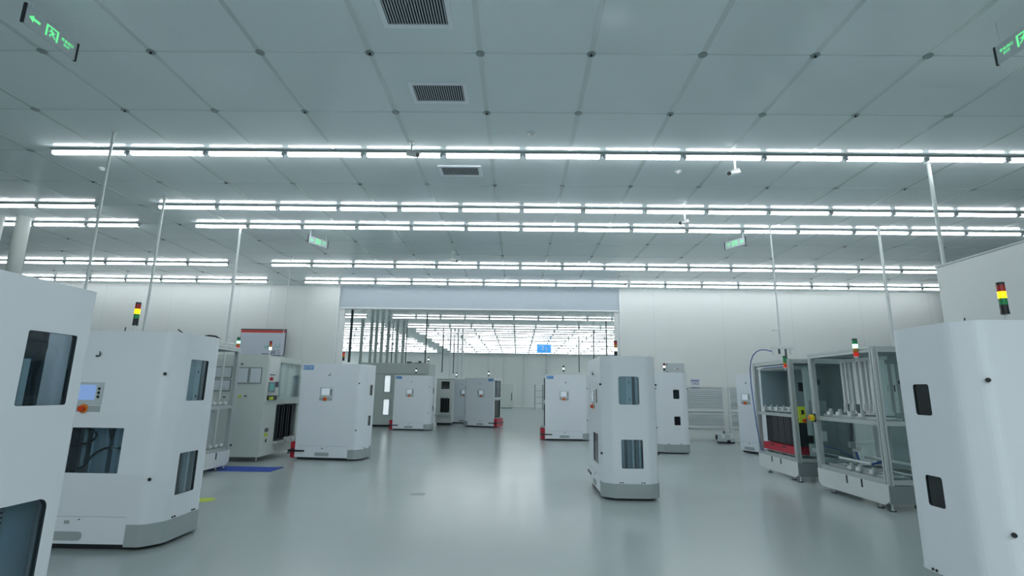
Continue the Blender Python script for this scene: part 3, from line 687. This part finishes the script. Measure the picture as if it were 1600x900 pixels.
b.box(-0.38, -0.04, 0.56, 0.60, 0.34, DH-0.02, 'panelg').box(-0.40, -0.38, 0.60, 1.85, 0.34, 1.26, 'pvc').box(-0.12, -0.10, 0.60, 1.85, 1.26, DH-0.02, 'pvc').box(-0.10, -0.09, 1.15, 1.30, 1.30, 2.1, 'panelg').box(-0.60, -0.04, 0.6, 1.85, 1.24, 1.28, 'panelg').box(-0.60, -0.04, 0.6, 1.85, 0.30, 0.33, 'midg')
b.build('cabinet_body', D, bevel=0.006)
for k in range(7):
    y = 0.68+0.27*(k//2)+0.11*(k % 2)
    MB().box(-0.16, -0.02, y, y+0.05, 0.40, 1.14, 'rack').box(-0.02, -0.012, y+0.018, y+0.03, 0.40, 1.14, 'dark').build('magazine', D)
MB().box(-0.005, 0.03, 0.66, 1.72, 1.30, 2.14, 'clear').build('glass_door', D)
MB().box(0.0, 0.10, 0.60, 1.75, 0.33, 0.37, 'alu').box(0.02, 0.14, 1.10, 1.22, 0.32, 0.42, 'pvc').box(0.02, 0.12, 1.35, 1.45, 0.32, 0.42, 'pvc').build('conveyor', D)
# front faces the camera at y=0
for x0 in (-0.10, -0.385):
    f = MB().box(x0-0.27, x0, -0.012, 0.0, 1.63, 1.98, 'frameg').build('document_frame', D)
    MB().box(x0-0.25, x0-0.02, -0.015, -0.012, 1.65, 1.96, 'paper').build('paper_sheet', f)
for z0 in (1.74, 1.46):
    f = MB().box(-1.16, -0.76, -0.012, 0.0, z0, z0+0.25, 'frameg').build('document_frame', D)
    MB().box(-1.14, -0.78, -0.015, -0.012, z0+0.02, z0+0.23, 'paper').build('paper_sheet', f)
MB().box(-0.56, -0.50, -0.004, 0.0, 1.33, 1.38, 'ygreen').box(-0.44, -0.38, -0.004, 0.0, 1.35, 1.38, 'ink').build('warning_label', D)
MB().box(-0.98, -0.94, -0.004, 0.0, 1.30, 1.35, 'ygreen').box(-0.90, -0.84, -0.004, 0.0, 1.32, 1.35, 'ink').build('warning_label', D)
MB().tube([(-0.56, -0.02, 2.05), (-0.56, 0, 2.05)], 0.02, 'dark', 10).build('lock', D)
MB().tube([(-0.60, -0.02, 0.34), (-0.60, 0, 0.34)], 0.022, 'black', 10).build('lock', D)
p = MB().box(0.0, 0.02, 0.08, 0.56, 1.24, 2.20, 'pvc').build('control_column', D, bevel=0.004)
MB().box(0.02, 0.03, 0.12, 0.34, 1.82, 1.84, 'ink').build('label_strip', p)
MB().tube([(0.02, 0.16, 1.74), (0.07, 0.16, 1.74)], 0.035, 'red', 14).build('emergency_stop', p, smooth=True)
s_ = MB().box(0.02, 0.05, 0.08, 0.36, 1.45, 1.67, 'frameg').build('operator_screen', p)
MB().box(0.05, 0.052, 0.11, 0.30, 1.48, 1.64, 'teal').build('screen', s_)
MB().box(0.02, 0.05, 0.42, 0.52, 1.56, 1.68, 'ink').build('socket', p)
MB().box(0.02, 0.05, 0.08, 0.50, 1.28, 1.38, 'black').box(0.05, 0.08, 0.12, 0.26, 1.29, 1.35, 'ygreen').build('safety_switch', p)
MB().box(0.0, 0.004, 0.18, 0.34, 0.60, 0.68, 'ink').box(0.0, 0.004, 0.18, 0.32, 0.50, 0.58, 'ygreen').box(0.0, 0.006, 0.25, 0.30, 0.38, 0.45, 'black').build('warning_label', D)
for x, y in ((-0.08, 0.10), (-1.3, 0.1), (-0.08, 1.7)): foot(D, x, y, 0.10)
tower(D, -0.15, 0.35, DH, ('lredoff', 'lamb', 'lwht'), pole='pvc', hs=0.06, pole_h=0.12)

# blue mat, floor marks
tag(MB().box(-6.0, -4.62, 10.02, 10.6, 0, 0.006, 'mat').build('floor_mat'), 'bright blue floor mat in front of the pale green loader cabinet', 'mat')
o = MB().prism([(x*1.0, y) for x, y in circ(-4.36, 7.52, 0.15, 20)], 0, 0.002, 'ygreen').build('floor_sticker')
tag(o, 'round yellow sticker on the floor beside the tall left robot', 'sticker')
o = MB().box(-1.58, -1.38, 8.12, 8.24, 0, 0.002, 'bump').build('floor_plate'); tag(o, 'small grey plate let into the floor of the middle aisle', 'plate')

# ------------------------------------------------------------------ tall box at right
T = thing('tall_enclosure', 'tall plain grey enclosure reaching above the robot at the right edge', 'enclosure', (6.30, 3.0, 0))
MB().box(0, 3.4, 0, 4.58, 0, 3.46, 'wall').build('enclosure_body', T, bevel=0.01)
MB().box(-0.008, 3.408, -0.008, 4.588, 3.46, 3.485, 'seam').build('top_trim', T)

# ------------------------------------------------------------------ pipes hanging from the ceiling
def rod(name, label, x, y, z0, z1=CEIL, r=0.018, m='steel', cat='pipe', group='thin pipes dropping from the ceiling', flange=True, taper=None):
    t = thing(name, label, cat, (x, y, z0), 0, group)
    MB().tube([(0, 0, 0), (0, 0, z1-z0)], r, m, 12).build('pipe', t, smooth=True)
    if flange: MB().prism(circ(0, 0, r*2.2, 16), z1-z0-0.02, z1-z0-0.004, m).build('ceiling_flange', t, smooth=True)
    return t
rod('service_pipe', 'thin pipe dropping behind the robot at the left picture edge', -5.84, 6.69, 0)
rod('service_pipe', 'thin pipe dropping behind the robot with the blue screen', -6.86, 9.26, 0, r=0.022)
rod('service_pipe', 'thin pipe dropping onto the left cage beside the green cabinet', -6.25, 10.9, 0, r=0.024)
rod('service_pipe', 'thin pipe dropping onto the tall grey enclosure at right', 6.37, 7.50, 3.485, r=0.026)
rod('service_pipe', 'thin pipe dropping to the splitter on the smaller right cage', 5.40, 10.59, 2.55, r=0.016)
rod('service_pipe', 'thin pipe dropping behind the larger right cage', 7.69, 10.56, 0, r=0.026)
rod('service_pipe', 'faint thin pipe left of the wide opening, in front of the back wall', -6.3, 13.62, 0, r=0.009)
rod('air_duct', 'wide pale round duct hanging at the left above the nearest robot', -10.82, 10.53, 0, r=0.13, m='duct', cat='duct', flange=False, group='round air ducts at left')
rod('air_duct', 'wide pale round duct cut by the left picture edge', -11.34, 10.45, 0, r=0.13, m='duct', cat='duct', flange=False, group='round air ducts at left')
MB().box(0.0, 0.16, -0.02, 0.02, 0, 0.02, 'steel').build('cross_arm', bpy.data.objects['service_pipe.004'], loc=(-0.14, 0, 0.30))

# room beyond: dark drop poles (x, y, bottom z)
for i, (u0, v0, v1, Y, lab) in enumerate([(545, 512, 566, 21.0, 'thick dark pole just inside the left edge of the opening'),
        (664, 513, 571, 24.5, 'dark pole above the lit machine left of the aisle'),
        (690.5, 531, 582, 29.0, 'dark pole right of the lit machine beyond the opening'),
        (708, 540, 584, 33.0, 'dark pole beside the pipe bundle beyond the opening'),
        (905, 545, 582, 34.0, 'dark pole above the robot at the right side of the opening'),
        (928, 533, 561, 30.0, 'dark pole left of the aisle robot top'),
        (948, 524, 557, 26.0, 'dark pole nearest the right edge of the opening'),
        (633, 533, 571, 29.5, 'dark pole behind the top of the lit machine'),
        (611, 530, 568, 29.2, 'dark pole among the pale ducts at left')]):
    # place by ray at distance Y (metres)
    d = fw+rt2*((u0-800)/FPX)-up2*((v1-450)/FPX); k = Y/d.y; X = d.x*k; zb = EYE+d.z*k
    rod('drop_pole', lab, X, Y, zb, r=0.055 if i == 0 else 0.032, m='dark', cat='pole', group='dark drop poles beyond the opening', flange=False)
# pale ducts above the far machines
for i, u0 in enumerate((562, 577, 585, 594, 604, 618, 628)):
    Y = 27.0+0.4*(i % 3); d = fw+rt2*((u0-800)/FPX)-up2*((572-450)/FPX); k = Y/d.y
    names = ['leftmost', 'second from left', 'third from left', 'middle', 'third from right', 'second from right', 'rightmost']
    rod('drop_duct', '%s of the pale vertical ducts above the lit machine beyond the opening' % names[i], d.x*k, Y, EYE+d.z*k, r=0.085, m='duct', cat='duct', group='pale vertical ducts beyond the opening', flange=False)
for i, u0 in enumerate((702, 714, 721)):
    Y = 31.0; d = fw+rt2*((u0-800)/FPX)-up2*((590-450)/FPX); k = Y/d.y
    names = ['left', 'middle', 'right']
    rod('drop_pipe', '%s pale pipe of the bundle above the hidden far robot' % names[i], d.x*k, Y, EYE+d.z*k, r=0.05, m='steel', cat='pipe', group='pale pipe bundle beyond the opening', flange=False)
for i, (u0, rr) in enumerate(((762, 0.04), (787, 0.03), (818, 0.04), (855, 0.09))):
    Y = YF-0.12; d = fw+rt2*((u0-800)/FPX)-up2*((600-450)/FPX); k = Y/d.y
    names = ['first', 'second', 'third', 'fourth and thickest']
    rod('wall_pipe', '%s white vertical pipe from the left on the far wall' % names[i], d.x*k, Y, 0, r=rr, m='pvc', cat='pipe', group='white pipes on the far wall', flange=False)

# ------------------------------------------------------------------ machines beyond the opening
E_ = thing('process_machine', 'large pale machine beyond the opening with two lit white windows', 'machine', (-6.78, 22.3, 0))
b = MB(); b.box(0, 2.95, 0, 1.7, 0.08, 2.68, 'green').box(0.1, 2.85, -0.01, 0, 2.2, 2.22, 'midg')
b.build('machine_body', E_, bevel=0.02)
MB().box(0.15, 2.8, 0.1, 1.6, 0, 0.08, 'black').build('machine_base', E_)
for z0, z1 in ((1.45, 2.12), (0.50, 1.12)):
    f = MB().box(1.02, 1.40, -0.02, 0.0, z0-0.04, z1+0.04, 'panelg').build('window_frame', E_)
    MB().box(1.08, 1.30, -0.03, -0.02, z0, z1, 'litwin').build('lit_pane', f)
MB().box(2.40, 2.50, 0.4, 0.5, 2.68, 2.80, 'dark').box(1.9, 2.1, 0.3, 0.5, 2.68, 2.76, 'dark').box(2.2, 2.6, 0.3, 0.5, 2.68, 2.72, 'dark').build('roof_fitting', E_)
tower(E_, 2.85, 0.3, 2.66, ('black', 'lwht', 'black'), pole_h=0.1)
F_ = thing('loader_machine', 'narrow white loader with dark racks between two far robots', 'machine', (-3.72, 23.9, 0))
b = MB(); b.holed(lambda u, z: (u, 0, z), Vector((0, 1, 0)), 0, 0.72, 0.1, 2.05, [(0.2, 0.62, 0.55, 1.2, 0.01), (0.22, 0.6, 1.6, 1.95, 0.01)], 'pvc', 'midg', 0.3)
b.add([(0, 0, 0.1), (0, 1, 0.1), (0, 1, 2.05), (0, 0, 2.05)], [(0, 1, 2, 3)], 'pvc'); b.add([(0.72, 0, 0.1), (0.72, 1, 0.1), (0.72, 1, 2.05), (0.72, 0, 2.05)], [(0, 1, 2, 3)], 'pvc')
b.box(0, 0.72, 0.98, 1.0, 0.1, 2.05, 'panelg').box(0, 0.72, 0, 1, 2.03, 2.05, 'pvc')
b.build('machine_body', F_)
for k in range(3): MB().box(0.24+0.12*k, 0.32+0.12*k, 0.05, 0.3, 0.58, 1.16, 'rack').build('magazine', F_)
MB().box(0.0, 0.72, -0.25, 0.0, 0.42, 0.48, 'alu').build('conveyor', F_)
MB().box(0.05, 0.67, 0.1, 0.9, 0, 0.1, 'black').build('machine_base', F_)

# far shelf rack and door panel
R_ = thing('storage_rack', 'thin dark metal shelf rack against the far wall', 'rack', (1.55, 46.0, 0))
for x in (0, 0.7, 1.4):
    for y in (0, 0.6): MB().box(x-0.03, x+0.03, y-0.03, y+0.03, 0, 2.15, 'midg').build('upright', R_)
for z in (0.5, 1.05, 1.6): MB().box(0, 1.4, 0, 0.6, z, z+0.03, 'midg').build('shelf', R_)
o = thing('far_cabinet', 'pale green cabinet against the far wall right of the open magazine bay', 'cabinet', (-1.55, 48.5, 0))
MB().box(0, 1.1, 0, 0.6, 0.05, 2.2, 'green').build('cabinet_body', o, bevel=0.01)
MB().box(0.98, 1.04, -0.05, 0, 0.7, 1.4, 'dark').build('handle', o)
MB().box(0.03, 1.07, 0.03, 0.57, 0, 0.05, 'dark').build('plinth', o)

# ------------------------------------------------------------------ hanging blue sign
H = thing('hanging_sign', 'bright blue hanging sign with white numerals beyond the opening', 'sign', (1.98, 39.0, 0))
MB().box(-0.54, 0.54, -0.02, 0.02, 4.42, 5.06, 'sky').build('sign_board', H)
MB().tube([(-0.4, 0, 5.06), (-0.4, 0, CEIL)], 0.01, 'steel', 6).tube([(0.4, 0, 5.06), (0.4, 0, CEIL)], 0.01, 'steel', 6).build('hanger', H)
text('numeral', '2', 0.42, H, (-0.10, -0.03, 4.80), (math.pi/2, 0, 0), 'pvc')
text('numeral', '1', 0.42, H, (0.18, -0.03, 4.66), (math.pi/2, 0, 0), 'pvc')

# ------------------------------------------------------------------ display board at left
Bd = thing('display_board', 'white hanging display board with red header and teal bar chart', 'board', (-8.75, 17.45, 0))
fr_ = MB().box(-0.78, 0.78, -0.03, 0.03, 2.62, 3.53, 'ink').build('board_frame', Bd)
MB().box(-0.77, 0.76, -0.036, -0.03, 2.64, 3.40, 'pearl').build('board_face', Bd)
MB().box(-0.77, 0.76, -0.038, -0.03, 3.40, 3.48, 'bred').build('board_header', Bd)
MB().tube([(0.08, 0, 3.53), (0.08, 0, CEIL)], 0.022, 'pvc', 10).build('hanger', Bd, smooth=True)
q = MB(); random.seed(3)
for k in range(7):
    q.box(0.08+0.038*k, 0.10+0.038*k, -0.040, -0.037, 2.86, 2.86+random.uniform(0.05, 0.16), 'teal')
for k in range(4): q.box(0.45+0.05*k, 0.47+0.05*k, -0.040, -0.037, 2.88, 2.88+random.uniform(0.05, 0.14), 'teal')
q.build('bar_chart', Bd)
q = MB()
for k in range(10):
    for j in range(3):
        if random.random() < 0.7: q.box(0.32+0.032*k, 0.345+0.032*k, -0.040, -0.037, 2.68+0.05*j, 2.71+0.05*j, 'ink')
q.box(0.02, 0.26, -0.040, -0.037, 2.665, 2.69, 'ink')
q.build('printed_text', Bd)['kind'] = 'stuff'

# ------------------------------------------------------------------ right back wall: louvres, notice, box, device
def louvre(label, x0, x1):
    r = thing('wall_louvre', label, 'louvre', (x0, YW-0.03, 0), 0, 'louvred panels on the right back wall')
    w_ = x1-x0
    f = MB()
    for z in (0.10, 0.46, 1.01, 1.80): f.box(0, w_, -0.03, 0, z-0.035, z+0.035, 'pvc')
    f.box(0, 0.06, -0.029, 0, 0.1, 1.8, 'pvc').box(w_-0.06, w_, -0.029, 0, 0.1, 1.8, 'pvc')
    f.build('louvre_frame', r)
    s = MB()
    for z0, z1 in ((0.5, 0.97), (1.05, 1.76)):
        n = int((z1-z0)/0.06)
        for k in range(n):
            z = z0+0.06*k
            s.add([(0.06, -0.022, z), (w_-0.06, -0.022, z), (w_-0.06, 0.0, z+0.05), (0.06, 0.0, z+0.05)], [(0, 1, 2, 3)], 'panelg')
    s.build('louvre_slats', r)
louvre('louvred wall panel right beside the robot with two small windows', 5.30, 6.98)
louvre('louvred wall panel partly hidden by the far right robot', 7.12, 8.60)
o = thing('notice_sheet', 'small white notice with blue lines beside the right back robot', 'notice', (6.04, YW-0.012, 1.88))
MB().box(-0.15, 0.15, -0.004, 0, -0.16, 0.16, 'pearl').build('sheet', o)
MB().box(-0.14, 0.14, -0.006, -0.004, 0.09, 0.12, 'inkblue').box(-0.14, 0.14, -0.006, -0.004, -0.13, -0.10, 'inkblue').build('blue_lines', o)
text('notice_text', 'OO', 0.13, o, (0.02, -0.006, 0.01), (math.pi/2, 0, 0), 'ink')
o = thing('wall_switch_box', 'grey metal box on the right back wall above the robot', 'box', (5.33, YW, 2.40))
MB().box(-0.34, 0.34, -0.10, 0, -0.16, 0.16, 'panelg').build('box_body', o, bevel=0.008)
for x in (-0.24,):
    for z in (-0.12, 0.12): MB().tube([(x, -0.11, z), (x, -0.10, z)], 0.02, 'dark', 8).build('bolt', o)
MB().tube([(0.02, -0.12, -0.03), (0.02, -0.10, -0.03)], 0.02, 'pvc', 8).build('indicator', o)
MB().tube([(0.10, -0.12, -0.03), (0.10, -0.10, -0.03)], 0.02, 'red', 8).build('indicator', o)
V_ = thing('cleaning_device', 'small grey wheeled cleaning device on the floor before the louvres', 'device', (6.72, 17.2, 0), deg(-12))
MB().prism(fillet([(-0.26, -0.16, 0.05), (0.24, -0.18, 0.05), (0.28, 0.18, 0.05), (-0.22, 0.16, 0.05)]), 0.05, 0.30, 'panelg').build('device_body', V_, bevel=0.015)
MB().box(-0.12, -0.03, -0.19, -0.16, 0.17, 0.27, 'pvc').build('side_cover', V_)
MB().box(0.12, 0.22, -0.20, -0.16, 0.17, 0.28, 'pvc').build('display', V_)
MB().tube([(-0.28, -0.12, 0.12), (-0.28, -0.12, 0.26)], 0.03, 'black', 10).build('sensor_post', V_, smooth=True)
MB().tube([(-0.02, 0, 0.30), (-0.02, 0, 0.38)], 0.022, 'black', 10).build('control_knob', V_, smooth=True)
MB().tube([(0.08, -0.18, 0.06), (0.08, 0.16, 0.06)], 0.058, 'black', 14).build('drive_wheel', V_, smooth=True)
MB().box(-0.24, 0.26, -0.18, 0.14, 0.015, 0.05, 'black').build('device_base', V_)

# ------------------------------------------------------------------ ceiling fittings
def vent(label, x, y, wx=0.60, wy=0.38):
    r = thing('ceiling_vent', label, 'vent', (x, y, CEIL), 0, 'ceiling air vents in a line')
    fx, fy = wx/2, wy/2
    MB().box(-fx-0.05, -fx, -fy-0.05, fy+0.05, -0.02, -0.002, 'vframe').box(fx, fx+0.05, -fy-0.05, fy+0.05, -0.02, -0.002, 'vframe').box(-fx, fx, -fy-0.05, -fy, -0.02, -0.002, 'vframe').box(-fx, fx, fy, fy+0.05, -0.02, -0.002, 'vframe').build('vent_frame', r)
    MB().box(-fx, fx, -fy, fy, -0.007, -0.0045, 'vback').build('vent_cavity', r)
    n = 22; s = MB()
    for k in range(n):
        xx = -fx+(k+0.5)*wx/n
        s.box(xx-0.0045, xx+0.0045, -fy, fy, -0.019, -0.006, 'slat')
    s.build('vent_slats', r)
vent('ceiling air vent cut by the top picture edge', -1.03, 4.10, 0.60, 0.72)
vent('ceiling air vent between the top edge and the nearest lamp row', -1.0, 5.66, 0.60, 0.34)
vent('ceiling air vent just beyond the nearest lamp row', -0.99, 7.93, 0.60, 0.30)

def detector(label, x, y):
    r = thing('smoke_detector', label, 'detector', (x, y, CEIL), 0, 'round ceiling detectors')
    MB().prism(circ(0, 0, 0.055, 20), -0.02, -0.004, 'pvc').build('mount_plate', r)
    MB().tube([(0, 0, -0.02), (0, 0, -0.05)], 0.042, 'pvc', 16, 0.028).build('sensor_head', r, smooth=True)
detector('round white detector on the ceiling before the nearest lamp row', 0.15, 6.65)
detector('round white detector behind the left end of the nearest lamp row', -7.02, 7.95)
detector('round white detector behind the nearest lamp row, right of centre', 2.60, 7.88)

def cctv(label, x, y, az, drop=0.12):
    r = thing('security_camera', label, 'camera', (x, y, CEIL), az, 'white security cameras under the ceiling')
    MB().prism(circ(0, 0, 0.04, 16), -0.015, -0.004, 'pvc').tube([(0, 0, -0.015), (0, 0, -drop)], 0.014, 'pvc', 10).build('mount_arm', r, smooth=True)
    b = MB().prism_axis(rrect(-0.035, 0.035, -0.035, 0.035, 0.018), -0.10, 0.09, 'pvc', 'x').box(-0.10, 0.12, -0.04, 0.04, 0.036, 0.042, 'pvc').build('camera_housing', r, smooth=False)
    b.location = (0.03, 0, -drop-0.04); b.rotation_euler = (0, deg(18), 0)
    l = MB().tube([(0.09, 0, 0), (0.11, 0, 0)], 0.028, 'black', 14).build('lens', b, smooth=True)
cctv('white security camera in front of the nearest lamp row, left of centre', -1.60, 6.95, deg(-25), 0.16)
cctv('white security camera hanging at the nearest lamp row, right side', 3.32, 7.40, deg(200), 0.20)
cctv('white security camera under the second lamp row, right side', 3.30, 9.75, deg(200), 0.20)
cctv('white security camera before the fourth lamp row, near centre', -1.74, 13.0, deg(-25), 0.20)
cctv('white security camera above the right end of the opening', 3.45, 15.7, deg(200), 0.20)

def exit_sign(label, x, y, z, rz, flip, full=True, Lh=0.28, h=0.19):
    """face towards local -y... text plane at local y=0, width along local x"""
    r = thing('exit_sign', label, 'sign', (x, y, z), rz, 'green hanging exit signs')
    MB().box(-Lh, Lh, 0.0, 0.012, 0, h, 'gface').build('sign_plate', r)
    for s_ in (-1, 1): MB().box(s_*Lh-0.008, s_*Lh+0.008, -0.006, 0.018, -0.004, h+0.004, 'black').build('end_cap', r)
    for s_ in (-0.8, 0.8): MB().tube([(s_*Lh, 0.006, h), (s_*Lh, 0.006, CEIL-z)], 0.006, 'steel', 6).build('hanger', r)
    f = 1 if not flip else -1
    yy0, yy1 = -0.003, 0.0
    def poly(pts, name):
        n = len(pts); q = MB(); q.add([(a, yy0, b) for a, b in pts]+[(a, yy1, b) for a, b in pts], [tuple(range(n)), tuple(range(n, 2*n))]+[(i, (i+1) % n, n+(i+1) % n, n+i) for i in range(n)], 'gglow')
        return q.build(name, r)
    c = h/2
    ax = -0.18*f
    poly([(ax-0.055*f, c), (ax-0.01*f, c+0.035), (ax-0.01*f, c+0.012), (ax+0.055*f, c+0.012), (ax+0.055*f, c-0.012), (ax-0.01*f, c-0.012), (ax-0.01*f, c-0.035)], 'arrow_symbol')
    q = MB()
    q.box(-0.065, 0.065, yy0, yy1, c+0.045, c+0.058, 'gglow').box(-0.065, -0.048, yy0, yy1, c-0.058, c+0.045, 'gglow').box(0.048, 0.065, yy0, yy1, c-0.058, c+0.045, 'gglow')
    q.build('door_symbol', r)
    q = MB()
    hd = circ(-0.012*f, c+0.030, 0.009, 10); n = len(hd)
    q.add([(a, yy0, b) for a, b in hd]+[(a, yy1, b) for a, b in hd], [tuple(range(n)), tuple(range(n, 2*n))]+[(i, (i+1) % n, n+(i+1) % n, n+i) for i in range(n)], 'gglow')
    def limb(a, b, w_):
        a = Vector(a); b = Vector(b); d = (b-a).normalized(); nn = Vector((-d.y, d.x))*w_/2
        pts = [a+nn, b+nn, b-nn, a-nn]
        q.add([(p.x, yy0, p.y) for p in pts]+[(p.x, yy1, p.y) for p in pts], [(0, 1, 2, 3), (4, 5, 6, 7), (0, 1, 5, 4), (1, 2, 6, 5), (2, 3, 7, 6), (3, 0, 4, 7)], 'gglow')
    limb((-0.006*f, c+0.020), (0.008*f, c-0.012), 0.016)
    limb((-0.004*f, c+0.016), (-0.032*f, c+0.002), 0.008); limb((0, c+0.014), (0.030*f, c+0.006), 0.008)
    limb((0.008*f, c-0.010), (-0.018*f, c-0.024), 0.010); limb((-0.018*f, c-0.024), (-0.014*f, c-0.048), 0.009)
    limb((0.008*f, c-0.010), (0.024*f, c-0.030), 0.010); limb((0.024*f, c-0.030), (0.040*f, c-0.040), 0.009)
    q.build('running_figure', r)
    text('sign_text', '安全出口', 0.034, r, (0.165*f, -0.003, c+0.02), (math.pi/2, 0, 0), 'gglow')
    text('sign_text', 'EXIT', 0.034, r, (0.165*f, -0.003, c-0.022), (math.pi/2, 0, 0), 'gglow')
    return r
exit_sign('green exit sign hanging at the top left corner of the view', -4.5, 4.27, 4.75, deg(90), False)
exit_sign('green exit sign hanging at the top right picture edge', 4.62, 4.20, 4.71, deg(-90), True)
exit_sign('small far green exit sign on the left, before the fourth lamp row', -4.7, 11.45, 4.82, deg(62), False, h=0.17)
exit_sign('small far green exit sign on the right, before the fourth lamp row', 4.95, 11.35, 4.86, deg(-62), True, h=0.17)
